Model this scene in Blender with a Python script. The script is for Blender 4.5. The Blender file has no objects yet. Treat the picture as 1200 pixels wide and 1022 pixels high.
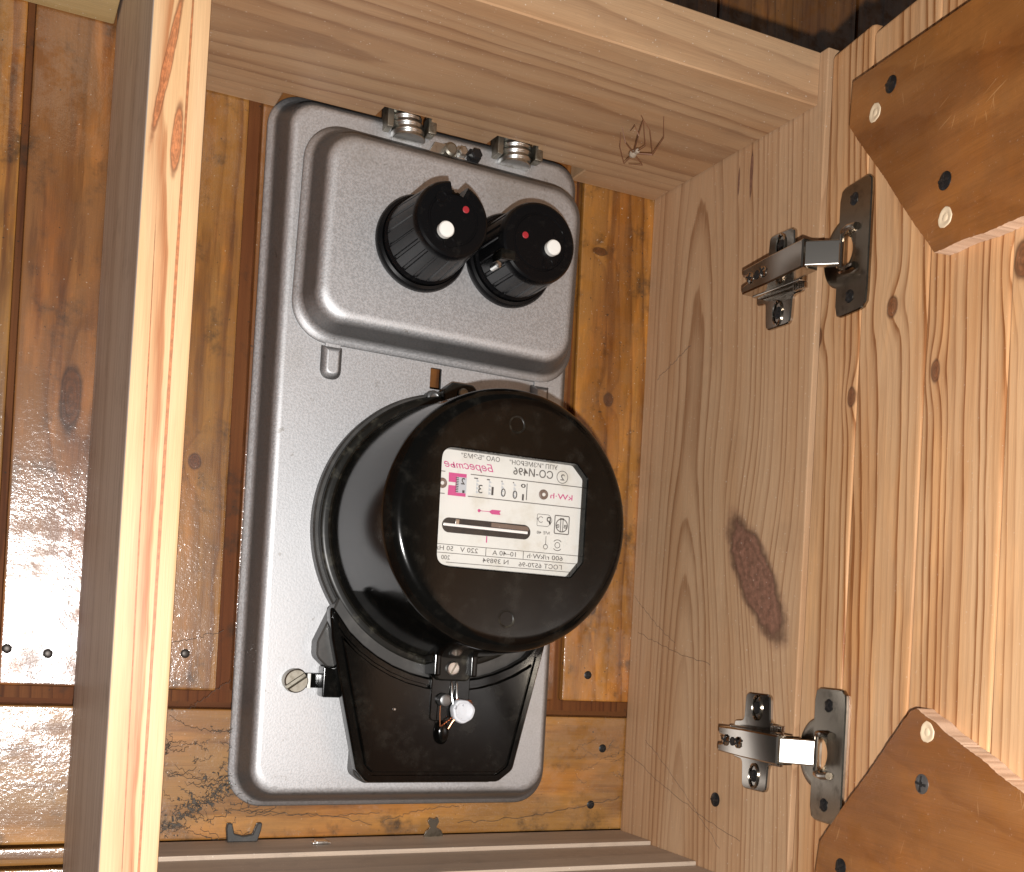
import bpy, bmesh, math, random
from mathutils import Vector, Matrix
random.seed(7)
SC = bpy.context.scene
COL = SC.collection

# ------------------------------------------------------------------ camera
# world: X right along the wall, -Y out of the wall towards the viewer, Z up; lengths below are in mm
camd = bpy.data.cameras.new("camera")
cam = bpy.data.objects.new("camera", camd)
COL.objects.link(cam)
M = Matrix(((0.90207405, -0.05961643, -0.42744391, 0.0),
            (-0.42790749, 0.00540602, -0.90380637, -0.7),
            (0.05619248, 0.99820672, -0.02063368, 0.0),
            (0, 0, 0, 1)))
q = M.to_quaternion()
cam.matrix_world = Matrix.Translation((0, -0.7, 0)) @ q.to_matrix().to_4x4()
camd.sensor_fit = 'HORIZONTAL'
camd.sensor_width = 36
camd.lens = 1347.136 / 1200 * 36
camd.shift_y = 200 / 1200
camd.clip_start = 0.01
camd.clip_end = 50
SC.camera = cam

# ------------------------------------------------------------------ world, light, exposure
w = bpy.data.worlds.new("World")
SC.world = w
w.use_nodes = True
bg = w.node_tree.nodes['Background']
bg.inputs[0].default_value = (1.0, 0.95, 0.9, 1)
bg.inputs[1].default_value = 0.075
fl = bpy.data.lights.new("flash", 'POINT')
fl.energy = 24.0
fl.color = (1.0, 0.975, 0.95)
fl.shadow_soft_size = 0.006
flo = bpy.data.objects.new("flash", fl)
flo.location = (0.021, -0.70, -0.036)
COL.objects.link(flo)
SC.view_settings.view_transform = 'Standard'
SC.view_settings.look = 'None'
SC.view_settings.exposure = 0.0
SC.view_settings.gamma = 1.0

# ------------------------------------------------------------------ helpers
def V(x, h, z):
    return Vector((x * .001, -h * .001, z * .001))

class MB:
    def __init__(s):
        s.bm = bmesh.new()
    def add(s, pts, faces):
        vs = [s.bm.verts.new(p) for p in pts]
        for f in faces:
            try:
                s.bm.faces.new([vs[i] for i in f])
            except ValueError:
                pass
        return vs
    def box(s, x0, x1, h0, h1, z0, z1, bev=0.0, f=V, seg=2):
        p = [f(x, h, z) for x in (x0, x1) for h in (h0, h1) for z in (z0, z1)]
        b = bmesh.new()
        vs = [b.verts.new(a) for a in p]
        for fc in ((0, 1, 3, 2), (4, 6, 7, 5), (0, 4, 5, 1), (2, 3, 7, 6), (0, 2, 6, 4), (1, 5, 7, 3)):
            b.faces.new([vs[i] for i in fc])
        if bev:
            bmesh.ops.bevel(b, geom=b.edges[:], offset=bev * .001, segments=seg, affect='EDGES', profile=.5)
        s.merge(b)
    def merge(s, b):
        b.verts.index_update()
        vs = [s.bm.verts.new(v.co) for v in b.verts]
        for fc in b.faces:
            s.bm.faces.new([vs[v.index] for v in fc.verts])
        b.free()
    def loops(s, loops, cap0=False, cap1=True):
        L = [[s.bm.verts.new(p) for p in l] for l in loops]
        n = len(L[0])
        for a, b in zip(L, L[1:]):
            for i in range(n):
                j = (i + 1) % n
                s.bm.faces.new((a[i], a[j], b[j], b[i]))
        if cap0: s.bm.faces.new(L[0])
        if cap1: s.bm.faces.new(L[-1])
        return L
    def ring(s, outer, inner):
        """fill between two vertex loops that were sampled at the same angles"""
        n = len(outer)
        for i in range(n):
            j = (i + 1) % n
            s.bm.faces.new((outer[i], outer[j], inner[j], inner[i]))
    def lathe(s, prof, cx, cz, n=48, f=V, rmod=None, cap0=False, cap1=True):
        loops = []
        for r, h in prof:
            c = (cx(h), cz(h)) if callable(cx) else (cx, cz)
            l = []
            for k in range(n):
                a = 2 * math.pi * k / n
                rr = rmod(a, r, h) if rmod else r
                l.append(f(c[0] + rr * math.cos(a), h, c[1] + rr * math.sin(a)))
            loops.append(l)
        return s.loops(loops, cap0, cap1)
    def tube(s, pts, r, n=6, r1=None):
        pts = [Vector(p) for p in pts]
        loops = []
        up = Vector((.3, .2, .93))
        for i, p in enumerate(pts):
            t = (pts[min(i + 1, len(pts) - 1)] - pts[max(i - 1, 0)]).normalized()
            a = t.cross(up).normalized(); b = t.cross(a)
            rr = r if r1 is None else r + (r1 - r) * i / max(1, len(pts) - 1)
            loops.append([p + (a * math.cos(2 * math.pi * k / n) + b * math.sin(2 * math.pi * k / n)) * rr * .001 for k in range(n)])
        s.loops(loops, True, True)
    def build(s, name, mat, parent=None, loc=None, grain=None, kind=None, angle=32, recalc=True, wn=True):
        """grain: function world vector(mm X,h,Z) -> (across, along, depth) in mm"""
        if recalc:
            bmesh.ops.recalc_face_normals(s.bm, faces=s.bm.faces[:])
        o0 = Vector(loc) if loc is not None else Vector((0, 0, 0))
        if parent is not None:
            p0 = ORIG[parent.name]
        me = bpy.data.meshes.new(name)
        s.bm.verts.index_update()
        cos = [v.co.copy() for v in s.bm.verts]
        base = ORIG[parent.name] if parent is not None else o0
        for v in s.bm.verts:
            v.co = v.co - base
        s.bm.to_mesh(me); s.bm.free()
        if grain:
            at = me.attributes.new("grain", 'FLOAT_VECTOR', 'POINT')
            for i, c in enumerate(cos):
                g = grain(c.x * 1000, -c.y * 1000, c.z * 1000)
                at.data[i].vector = (g[0] * .01, g[1] * .01, g[2] * .01)
        for p in me.polygons: p.use_smooth = True
        me.set_sharp_from_angle(angle=math.radians(angle))
        if mat: me.materials.append(mat)
        o = bpy.data.objects.new(name, me)
        COL.objects.link(o)
        if wn:
            md = o.modifiers.new("weighted normals", 'WEIGHTED_NORMAL'); md.keep_sharp = True; md.weight = 100; md.mode = 'FACE_AREA'
        if parent is not None:
            o.parent = parent
        else:
            o.location = o0
        ORIG[o.name] = base
        if kind: o['kind'] = kind
        return o

ORIG = {}
def tag(o, label=None, cat=None, group=None, kind=None):
    if label: o['label'] = label
    if cat: o['category'] = cat
    if group: o['group'] = group
    if kind: o['kind'] = kind
    return o
def empty(name, loc, parent=None):
    o = bpy.data.objects.new(name, None)
    COL.objects.link(o)
    o.empty_display_size = .02
    if parent is not None:
        o.parent = parent
        o.location = Vector(loc) - ORIG[parent.name]
    else:
        o.location = loc
    ORIG[o.name] = Vector(loc)
    return o
def inst(name, mesh, mat4, parent):
    """a shared mesh placed by a world matrix under a parent (parents carry no rotation)"""
    o = bpy.data.objects.new(name, mesh)
    COL.objects.link(o)
    o.parent = parent
    m = mat4.copy()
    m.translation = m.translation - ORIG[parent.name]
    o.matrix_basis = m
    return o

def rrect(x0, x1, z0, z1, r, nc=8):
    pts = []
    for cx, cz, a0 in ((x1 - r, z1 - r, 0), (x0 + r, z1 - r, 90), (x0 + r, z0 + r, 180), (x1 - r, z0 + r, 270)):
        for k in range(nc + 1):
            a = math.radians(a0 + 90 * k / nc)
            pts.append((cx + r * math.cos(a), cz + r * math.sin(a)))
    return pts
def polyround(P, nc=6):
    """P: (x, z, r) corners -> polygon with rounded corners"""
    out = []
    n = len(P)
    for i in range(n):
        x, z, r = P[i]
        a = Vector(P[i - 1][:2]) - Vector((x, z)); b = Vector(P[(i + 1) % n][:2]) - Vector((x, z))
        if r <= 0:
            out.append((x, z)); continue
        la, lb = a.length, b.length
        a.normalize(); b.normalize()
        ang = math.acos(max(-1, min(1, a.dot(b))))
        d = min(r / math.tan(ang / 2), la * .49, lb * .49)
        p0 = Vector((x, z)) + a * d; p1 = Vector((x, z)) + b * d
        for k in range(nc + 1):
            t = k / nc
            pp = p0 * (1 - t) ** 2 + Vector((x, z)) * 2 * t * (1 - t) + p1 * t * t
            out.append((pp.x, pp.y))
    return out
def inset(poly, d):
    n = len(poly)
    area = sum(poly[i][0] * poly[(i + 1) % n][1] - poly[(i + 1) % n][0] * poly[i][1] for i in range(n))
    sg = 1 if area > 0 else -1
    out = []
    for i in range(n):
        p0, p1, p2 = Vector(poly[i - 1]), Vector(poly[i]), Vector(poly[(i + 1) % n])
        e1, e2 = (p1 - p0), (p2 - p1)
        if e1.length < 1e-9: e1 = e2
        if e2.length < 1e-9: e2 = e1
        e1.normalize(); e2.normalize()
        n1 = Vector((-e1.y, e1.x)) * sg; n2 = Vector((-e2.y, e2.x)) * sg
        m = n1 + n2
        if m.length < 1e-6: m = n1
        m.normalize()
        k = d / max(.22, m.dot(n1))
        p = p1 + m * k
        out.append((p.x, p.y))
    return out
def round_inset(P, d, nc=6):
    q_ = inset([(x, z) for x, z, r in P], d)
    return polyround([(a[0], a[1], max(.05, p[2] - d * .3)) for a, p in zip(q_, P)], nc)
def ray_sample(poly, c, n):
    """sample polygon boundary at n equal angles around c"""
    out = []
    m = len(poly)
    for k in range(n):
        a = 2 * math.pi * k / n
        d = Vector((math.cos(a), math.sin(a)))
        best = None
        for i in range(m):
            p, q_ = Vector(poly[i]) - Vector(c), Vector(poly[(i + 1) % m]) - Vector(c)
            e = q_ - p
            den = d.x * e.y - d.y * e.x
            if abs(den) < 1e-12: continue
            t = (p.x * e.y - p.y * e.x) / den
            s_ = (p.x * d.y - p.y * d.x) / den
            if t > 0 and -1e-6 <= s_ <= 1 + 1e-6 and (best is None or t > best): best = t
        out.append((c[0] + d.x * best, c[1] + d.y * best))
    return out

# ------------------------------------------------------------------ materials
class NT:
    def __init__(s, name):
        s.m = bpy.data.materials.new(name); s.m.use_nodes = True
        s.t = s.m.node_tree; s.t.nodes.clear()
        s.out = s.n('ShaderNodeOutputMaterial')
    def n(s, typ, **kw):
        nd = s.t.nodes.new(typ)
        for k, v in kw.items(): setattr(nd, k, v)
        return nd
    def put(s, sock, v):
        if isinstance(v, bpy.types.NodeSocket): s.t.links.new(v, sock)
        elif v is not None:
            if isinstance(v, tuple) and len(v) == 3 and sock.type == 'RGBA': v = v + (1,)
            sock.default_value = v
    def math(s, op, a, b=None, c=None, clamp=False):
        nd = s.n('ShaderNodeMath', operation=op, use_clamp=clamp)
        s.put(nd.inputs[0], a)
        if b is not None: s.put(nd.inputs[1], b)
        if c is not None: s.put(nd.inputs[2], c)
        return nd.outputs[0]
    def vmath(s, op, a, b):
        nd = s.n('ShaderNodeVectorMath', operation=op)
        s.put(nd.inputs[0], a); s.put(nd.inputs[1], b)
        return nd.outputs[0]
    def noise(s, vec, scale, detail=2, rough=.5, dist=0):
        nd = s.n('ShaderNodeTexNoise')
        s.put(nd.inputs['Vector'], vec)
        nd.inputs['Scale'].default_value = scale; nd.inputs['Detail'].default_value = detail
        nd.inputs['Roughness'].default_value = rough; nd.inputs['Distortion'].default_value = dist
        return nd.outputs[0]
    def smooth(s, x, a, b, lo=0., hi=1.):
        nd = s.n('ShaderNodeMapRange', interpolation_type='SMOOTHSTEP')
        s.put(nd.inputs[0], x)
        for i, v in enumerate((a, b, lo, hi)): nd.inputs[i + 1].default_value = v
        return nd.outputs[0]
    def ramp(s, fac, stops):
        nd = s.n('ShaderNodeValToRGB')
        e = nd.color_ramp.elements
        while len(e) < len(stops): e.new(.5)
        for el, (p, c) in zip(e, stops):
            el.position = p; el.color = tuple(c) + (1,) if len(c) == 3 else c
        s.put(nd.inputs[0], fac)
        return nd.outputs[0]
    def mix(s, fac, a, b, mode='MIX'):
        nd = s.n('ShaderNodeMix', data_type='RGBA', blend_type=mode)
        s.put(nd.inputs[0], fac); s.put(nd.inputs[6], a); s.put(nd.inputs[7], b)
        return nd.outputs[2]
    def comb(s, x, y, z):
        nd = s.n('ShaderNodeCombineXYZ')
        for i, v in enumerate((x, y, z)): s.put(nd.inputs[i], v)
        return nd.outputs[0]
    def bump(s, h, strength, dist, normal=None):
        nd = s.n('ShaderNodeBump')
        nd.inputs['Strength'].default_value = strength; nd.inputs['Distance'].default_value = dist
        s.put(nd.inputs['Height'], h)
        if normal: s.put(nd.inputs['Normal'], normal)
        return nd.outputs[0]
    def bsdf(s, **kw):
        p = s.n('ShaderNodeBsdfPrincipled')
        for k, v in kw.items(): s.put(p.inputs[k.replace('_', ' ')], v)
        s.t.links.new(p.outputs[0], s.out.inputs[0])
        return p

def wood(name, early, late, tint, per_mm=.22, pith=(45., 30.), wob=9., tilt=.02, knots=(), rough=.55, coat=0., coat_rough=.2,
         dirt=0., dirtcol=(.03, .02, .012), bumpk=.25, contrast=1., fleck=.0, gloss_noise=0., spec=.4, tiltc=0.0, blen=.22, scratch=0., streaks=0., knotcol=(.16, .055, .02)):
    """softwood: growth rings of a leaning trunk cut by the board, read from the per-board 'grain' attribute (dm)"""
    t = NT(name)
    at = t.n('ShaderNodeAttribute', attribute_name='grain')
    sp = t.n('ShaderNodeSeparateXYZ'); t.put(sp.inputs[0], at.outputs['Vector'])
    a, b, c = sp.outputs
    lowv = t.comb(a, t.math('MULTIPLY', b, blen), c)
    n1 = t.noise(lowv, 2.2, 3, .55)
    n2 = t.noise(t.vmath('ADD', lowv, (7.3, 1.1, 3.9)), 2.0, 2, .5)
    wobd = wob * .01
    A = t.math('ADD', t.math('MULTIPLY_ADD', b, tilt, a), t.math('MULTIPLY_ADD', n1, wobd * 2, -wobd - pith[0] * .01))
    Cc = t.math('ADD', t.math('MULTIPLY_ADD', b, tiltc, c), t.math('MULTIPLY_ADD', n2, wobd * 2, -wobd + pith[1] * .01))
    r = t.math('SQRT', t.math('ADD', t.math('MULTIPLY', A, A), t.math('MULTIPLY', Cc, Cc)))
    kmask = None; kd = None
    for (ka, kb, ra, rb, ang, amp) in knots:
        ca, sa = math.cos(math.radians(ang)), math.sin(math.radians(ang))
        da = t.math('SUBTRACT', a, ka * .01); db = t.math('SUBTRACT', b, kb * .01)
        u = t.math('ADD', t.math('MULTIPLY', da, ca), t.math('MULTIPLY', db, sa))
        v = t.math('SUBTRACT', t.math('MULTIPLY', db, ca), t.math('MULTIPLY', da, sa))
        u = t.math('MULTIPLY', u, 100. / ra); v = t.math('MULTIPLY', v, 100. / rb)
        d2 = t.math('ADD', t.math('MULTIPLY', u, u), t.math('MULTIPLY', v, v))
        g = t.math('EXPONENT', t.math('MULTIPLY', d2, -.16))
        r = t.math('MULTIPLY_ADD', g, amp * .01, r)
        d = t.math('ADD', t.math('SQRT', d2), t.math('MULTIPLY_ADD', t.noise(at.outputs['Vector'], 9, 3, .6), .5, -.25))
        k = t.smooth(d, 1.22, .78)
        kmask = k if kmask is None else t.math('MAXIMUM', kmask, k)
        kd = d if kd is None else t.math('MINIMUM', kd, d)
    ringv = t.math('MULTIPLY', r, per_mm * 100)
    ringv = t.math('ADD', ringv, t.math('MULTIPLY', t.noise(t.comb(r, 0.0, 0.0), per_mm * 28, 2, .6), 2.2))
    ringv = t.math('ADD', ringv, t.math('MULTIPLY', t.noise(t.comb(t.math('MULTIPLY', a, 6.), t.math('MULTIPLY', b, .7), t.math('MULTIPLY', c, 6.)), 4, 2, .5), .22))
    fr = t.math('FRACT', ringv)
    late_m = t.ramp(fr, [(0, (0.12,) * 3), (.12, (0.,) * 3), (.5, (.07,) * 3), (.78, (.55,) * 3), (.9, (1.,) * 3), (.96, (.9,) * 3), (1., (.12,) * 3)])
    streak = t.noise(t.comb(t.math('MULTIPLY', a, 1.), t.math('MULTIPLY', b, .035), c), 55, 3, .65)
    fine = t.noise(t.comb(a, t.math('MULTIPLY', b, .02), c), 190, 2, .6)
    # ring strength differs from ring to ring
    rv = t.noise(t.comb(t.math('FLOOR', ringv), .3, .7), 3.7, 0)
    lm = t.math('MULTIPLY', late_m, t.smooth(rv, .3, .68, .18 * contrast, 1.15 * contrast), clamp=True)
    lm = t.math('MULTIPLY', lm, t.smooth(streak, .2, .6, .55, 1.))
    col = t.mix(lm, early, late)
    big = t.noise(t.comb(a, t.math('MULTIPLY', b, .12), c), 3.1, 3, .6)
    col = t.mix(t.smooth(big, .38, .68, 0., .75), col, tint, 'MULTIPLY')
    col = t.mix(.55, col, t.ramp(fine, [(.25, (.72,) * 3), (.75, (1.12,) * 3)]), 'MULTIPLY')
    if kmask is not None:
        kr = t.math('FRACT', t.math('ADD', t.math('MULTIPLY', kd, 3.1), t.math('MULTIPLY', t.noise(at.outputs['Vector'], 16, 3, .6), .9)))
        kn = t.noise(at.outputs['Vector'], 28, 4, .65)
        kc = t.mix(t.math('ADD', t.smooth(kr, .2, .8, 0., .4), t.smooth(kn, .38, .66, 0., .6)), tuple(x * .75 for x in knotcol), tuple(min(1, x * 1.7) for x in knotcol))
        kc = t.mix(t.smooth(t.math('ABSOLUTE', t.math('SUBTRACT', kd, .92)), .22, .02, 0., .8), kc, tuple(x * .4 for x in knotcol))
        col = t.mix(t.math('MULTIPLY', kmask, .9), col, kc)
    obj = t.n('ShaderNodeTexCoord').outputs['Object']
    geo = t.n('ShaderNodeNewGeometry').outputs['Position']
    if dirt:
        dn = t.noise(geo, 34, 5, .68)
        col = t.mix(t.smooth(dn, .52, .74, 0., dirt), col, dirtcol)
        sp2 = t.noise(geo, 420, 2, .5)
        col = t.mix(t.smooth(sp2, .70, .76, 0., dirt), col, dirtcol)
    if fleck:
        f = t.noise(geo, 640, 1, .5)
        col = t.mix(t.smooth(f, .735, .77, 0., fleck), col, (.75, .68, .58))
    if streaks:
        s1 = t.noise(t.comb(a, t.math('MULTIPLY', b, .09), c), 9, 4, .6)
        s2 = t.noise(t.vmath('ADD', t.comb(a, t.math('MULTIPLY', b, .2), c), (3., 5., 1.)), 4.5, 4, .6)
        col = t.mix(t.smooth(s1, .50, .68, 0., streaks), col, t.mix(1., col, (.42, .32, .26), 'MULTIPLY'))
        col = t.mix(t.smooth(s2, .48, .66, 0., streaks), col, t.mix(1., col, (1.75, 1.6, 1.3), 'MULTIPLY'))
    if scratch:
        for rot, off in ((.35, 0.), (-.2, 3.), (1.2, 7.)):
            u_ = t.math('ADD', t.math('MULTIPLY', a, math.cos(rot)), t.math('MULTIPLY', b, math.sin(rot)))
            v_ = t.math('SUBTRACT', t.math('MULTIPLY', b, math.cos(rot)), t.math('MULTIPLY', a, math.sin(rot)))
            sn = t.noise(t.comb(t.math('MULTIPLY', u_, .06), v_, off), 62, 1, .5)
            col = t.mix(t.math('MULTIPLY', t.smooth(sn, .715, .75, 0., scratch), t.smooth(t.noise(geo, 30, 2, .5), .5, .62)), col, (.62, .36, .17))
        pa = t.noise(geo, 17, 5, .62)
        col = t.mix(t.smooth(pa, .45, .62, 0., .5), col, t.mix(1., col, (1.55, 1.5, 1.35), 'MULTIPLY'))
    h = t.math('ADD', t.math('MULTIPLY', lm, .5), t.math('MULTIPLY', fine, .5))
    nrm = t.bump(h, bumpk, .0004)
    ro = rough
    if gloss_noise:
        gn = t.noise(geo, 60, 4, .65)
        ro = t.smooth(gn, .3, .7, max(.08, rough - gloss_noise), rough + gloss_noise)
        nrm = t.bump(t.noise(geo, 150, 4, .6), .30, .0012, nrm)
    p = t.bsdf(Base_Color=col, Roughness=ro, Normal=nrm, Specular_IOR_Level=spec)
    if coat:
        t.put(p.inputs['Coat IOR'], 1.95); t.put(p.inputs['Coat Weight'], t.smooth(t.noise(geo, 38, 5, .72), .40, .54, coat * .12, coat)); t.put(p.inputs['Coat Roughness'], coat_rough)
        t.put(p.inputs['Coat Normal'], t.bump(t.noise(geo, 260, 4, .7), .3, .0010, t.bump(t.noise(geo, 34, 3, .5), .14, .003)))
    return t.m

PINE_E, PINE_L, PINE_T = (.50, .33, .195), (.29, .165, .08), (.86, .76, .66)
M_panel = wood("pine_panel", (.51, .325, .19), (.275, .138, .064), PINE_T, per_mm=.24, pith=(68, 20), tilt=.03, tiltc=.06, wob=2.6, blen=.09,
               knots=[(140, 40, 15.5, 47, 36, 12), (115, 292, 1.5, 15, 0, 2), (102, 292, 1.0, 9, 0, 1.5)], fleck=.4, dirt=.14, dirtcol=(.2, .13, .08), contrast=.8,
               knotcol=(.15, .07, .048))
M_door = wood("pine_door", (.63, .378, .20), (.28, .112, .036), (.88, .72, .56), per_mm=.19, pith=(20, 22), tilt=.025, tiltc=.05, wob=5,
              knots=[(70, 175, 5.0, 6, 0, 7), (107, 135, 3.4, 6, 0, 5), (163, 172, 6, 9, 0, 7)], contrast=1.25, fleck=.2, rough=.36, streaks=.25, knotcol=(.15, .055, .022))
M_edge = wood("pine_edge", (.66, .445, .25), (.36, .13, .045), (.95, .82, .68), per_mm=.13, pith=(-10, 30), tilt=.006, wob=2.5, blen=.06,
              knots=[(65.3, 240, 2.0, 36, -8, 2), (71.3, 209, 2.3, 17, -2, 2), (74.6, 70, .7, 270, 0, 0), (66.2, 20, .35, 150, .6, 0)], knotcol=(.34, .115, .042), contrast=2.4, rough=.5)
M_lath = wood("pine_dusty", (.50, .40, .31), (.34, .26, .20), (.88, .84, .8), per_mm=.10, pith=(20, 60), fleck=.7, dirt=.3, dirtcol=(.2, .16, .13), contrast=.5)
M_outer = wood("pine_outer_pale", (.74, .63, .555), (.54, .42, .35), (.75, .7, .68), per_mm=.10, pith=(20, 20), fleck=.3, dirt=.3, dirtcol=(.2, .16, .14), contrast=.6)
M_top = wood("pine_top", (.48, .305, .172), (.28, .153, .08), (.85, .74, .64), per_mm=.13, pith=(95, 38), tilt=.02, tiltc=.03, wob=5, contrast=.75, fleck=.5, dirt=.16, dirtcol=(.2, .14, .095))
WALLC = dict(per_mm=.12, wob=7, rough=.4, coat=1., coat_rough=.15, dirt=.85, fleck=.3, contrast=.85, streaks=.65)
M_wall = [wood("old_varnish_amber", (.34, .15, .03), (.14, .05, .009), (.66, .5, .36), pith=(380, 25), tilt=.03,
               knots=[(388, 106, 4, 5, 0, 7), (392, 20, 4, 6, 0, 8), (383, 267, 6, 3, 0, 6), (396, 165, 4, 5, 0, 6)], knotcol=(.07, .022, .006), **WALLC),
          wood("old_varnish_brown", (.24, .10, .028), (.14, .054, .014), (.62, .48, .38), pith=(30, 40), tilt=.02,
               knots=[(46, 118, 6, 20, 0, 12)], knotcol=(.06, .02, .006), **WALLC),
          wood("old_varnish_honey", (.31, .145, .033), (.15, .056, .012), (.75, .6, .45), pith=(100, 30), tilt=.015,
               knots=[(117, 90, 4, 5, 0, 6)], knotcol=(.08, .025, .008), **WALLC),
          wood("old_varnish_lower", (.31, .155, .042), (.20, .088, .022), (.75, .6, .45), pith=(-90, 35), tilt=.01,
               **{**WALLC, 'per_mm': .08, 'wob': 9, 'contrast': .6, 'dirt': .95})]
M_wallback = wood("old_varnish_red", (.15, .052, .014), (.08, .025, .007), (.7, .55, .5), rough=.7, dirt=.8, spec=.2)

def simple(name, col, rough, metal=0., bump=None, spots=None, coat=0., spec=.5, scale=300, aniso=0):
    t = NT(name)
    geo = t.n('ShaderNodeTexCoord').outputs['Object']
    c = col
    if spots:
        c = t.mix(t.smooth(t.noise(geo, spots[1], 4, .65), spots[2], spots[3], 0., spots[4]), col, spots[0])
    p = t.bsdf(Base_Color=c, Roughness=rough, Metallic=metal, Specular_IOR_Level=spec)
    if coat: t.put(p.inputs['Coat Weight'], coat)
    if bump:
        t.put(p.inputs['Normal'], t.bump(t.noise(geo, bump[0], 3, .55), bump[1], bump[2]))
    return t.m

def hammer(name):
    t = NT(name)
    geo = t.n('ShaderNodeNewGeometry').outputs['Position']
    n = t.noise(geo, 820, 2, .6)
    big = t.noise(geo, 13, 4, .6)
    col = t.mix(t.smooth(n, .35, .65), (.49, .492, .50), (.575, .575, .585))
    col = t.mix(t.smooth(big, .52, .72, 0., .45), col, (.40, .385, .36))
    grime = t.noise(geo, 120, 4, .7)
    col = t.mix(t.smooth(grime, .64, .72, 0., .5), col, (.24, .22, .19))
    rust = t.noise(geo, 70, 5, .72)
    col = t.mix(t.smooth(rust, .69, .76, 0., .75), col, (.13, .07, .035))
    nrm = t.bump(n, .17, .0004)
    lw = t.n('ShaderNodeLayerWeight'); lw.inputs['Blend'].default_value = .5      # flop of aluminium-flake paint
    col = t.mix(t.smooth(lw.outputs['Facing'], .16, .46), col, t.mix(1., col, (.42, .41, .40), 'MULTIPLY'))
    t.bsdf(Base_Color=col, Metallic=.84, Roughness=t.smooth(n, .3, .7, .51, .60), Normal=nrm)
    return t.m
M_tray = hammer("hammertone_grey_paint")
M_bake = simple("black_bakelite", (.0026, .0025, .0022), .13, bump=(700, .05, .0002), spots=((.016, .015, .0125), 75, .48, .75, .7), spec=.24)
M_bake2 = simple("dusty_bakelite", (.007, .0065, .005), .34, bump=(300, .06, .0003), spots=((.06, .056, .042), 130, .5, .75, .75), spec=.3)
M_bakegrey = simple("grey_dusty_base", (.038, .037, .035), .45, bump=(200, .08, .0003), spots=((.09, .086, .08), 60, .4, .8, .7))
M_fuse = simple("fuse_bakelite", (.004, .004, .0045), .27, bump=(400, .05, .0003), spots=((.014, .013, .012), 140, .55, .75, .6), spec=.16)
M_nickel = simple("nickel", (.5, .455, .40), .13, 1., spots=((.25, .21, .17), 90, .55, .75, .5))
M_nickeldark = simple("nickel_dark", (.33, .29, .235), .22, 1., bump=(220, .05, .0003), spots=((.12, .10, .08), 110, .5, .72, .7))
M_link = simple("nickel_satin", (.62, .58, .53), .27, 1.)
M_zinc = simple("zinc", (.62, .62, .60), .3, 1., spots=((.28, .25, .2), 160, .5, .7, .7))
M_dull = simple("dull_zinc", (.34, .32, .27), .45, 1., spots=((.12, .10, .07), 120, .45, .7, .8))
M_nailhead = simple("rusty_nail", (.05, .042, .036), .42, .6)
M_black_screw = simple("black_phosphate", (.02, .02, .021), .38, .5)
M_greyscrew = simple("grey_screw", (.20, .20, .20), .4, .8)
M_white = simple("white_button", (.80, .79, .75), .4)
M_red = simple("red_button", (.33, .02, .028), .4)
M_copper = simple("copper", (.66, .29, .15), .28, 1.)
M_tin = simple("tinned_wire", (.8, .78, .76), .2, 1.)
M_lead = simple("seal_plastic", (.62, .64, .68), .5, 0., bump=(260, .5, .001), spots=((.16, .17, .2), 330, .6, .68, .9))
M_label = simple("label_cream", (.57, .56, .525), .5, spots=((.42, .38, .30), 45, .5, .75, .6))
M_ink = simple("ink_black", (.035, .034, .036), .5)
M_inkthin = simple("ink_grey", (.10, .096, .09), .5)
M_pink = simple("ink_magenta", (.44, .055, .18), .5)
M_drumgrey = simple("drum_grey", (.38, .40, .42), .45)
M_rivet = simple("rivet", (.42, .36, .28), .4, .8)
M_dark = simple("dark_inside", (.012, .011, .011), .5)
M_gearbrown = simple("gear_brown", (.13, .09, .07), .5, spots=((.4, .35, .28), 260, .6, .7, .6))
M_disc = simple("aluminium_disc", (.85, .85, .85), .3, .35)
M_sawn = wood("sawn_ply", (.74, .53, .38), (.60, .40, .26), (.95, .87, .8), per_mm=.08, pith=(0, 60), contrast=.4, rough=.75, fleck=.5)
M_fibre = simple("sawdust_fibre", (.66, .47, .31), .8)
M_strap = wood("varnished_ply", (.27, .105, .027), (.19, .066, .015), (.66, .55, .45), per_mm=.035, pith=(60, 14), tilt=.3, wob=14, rough=.36, coat=.35,
               coat_rough=.25, dirt=.3, dirtcol=(.13, .05, .018), fleck=.12, contrast=.55, scratch=.25)
M_plug = simple("pale_plug", (.72, .56, .38), .45)
M_spider = simple("spider_skin", (.20, .09, .045), .55)
M_spiderbody = simple("spider_body", (.36, .29, .22), .6)
M_web = simple("cobweb", (.10, .085, .07), .9)
M_palebd = wood("pale_board", (.60, .45, .23), (.46, .31, .13), (.9, .85, .75), per_mm=.1, rough=.6, dirt=.25, dirtcol=(.4, .3, .16), fleck=.6, bumpk=.8)
t = NT("window_glass")
fz = t.n('ShaderNodeFresnel'); fz.inputs[0].default_value = 1.45
tr = t.n('ShaderNodeBsdfTransparent'); gl = t.n('ShaderNodeBsdfGlossy'); gl.inputs['Roughness'].default_value = .03
mx = t.n('ShaderNodeMixShader')
t.t.links.new(fz.outputs[0], mx.inputs[0]); t.t.links.new(tr.outputs[0], mx.inputs[1]); t.t.links.new(gl.outputs[0], mx.inputs[2])
t.t.links.new(mx.outputs[0], t.out.inputs[0])
M_glass = t.m

# grain frames (across, along, depth)
def g_vert(off=0, sh=0):      # boards standing on the wall: across X, along Z
    return lambda x, h, z: (x + off, z + sh, h)
def g_horiz(off=0, sh=0):     # boards lying along X on the wall: across Z
    return lambda x, h, z: (z + off, x + sh, h)

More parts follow.
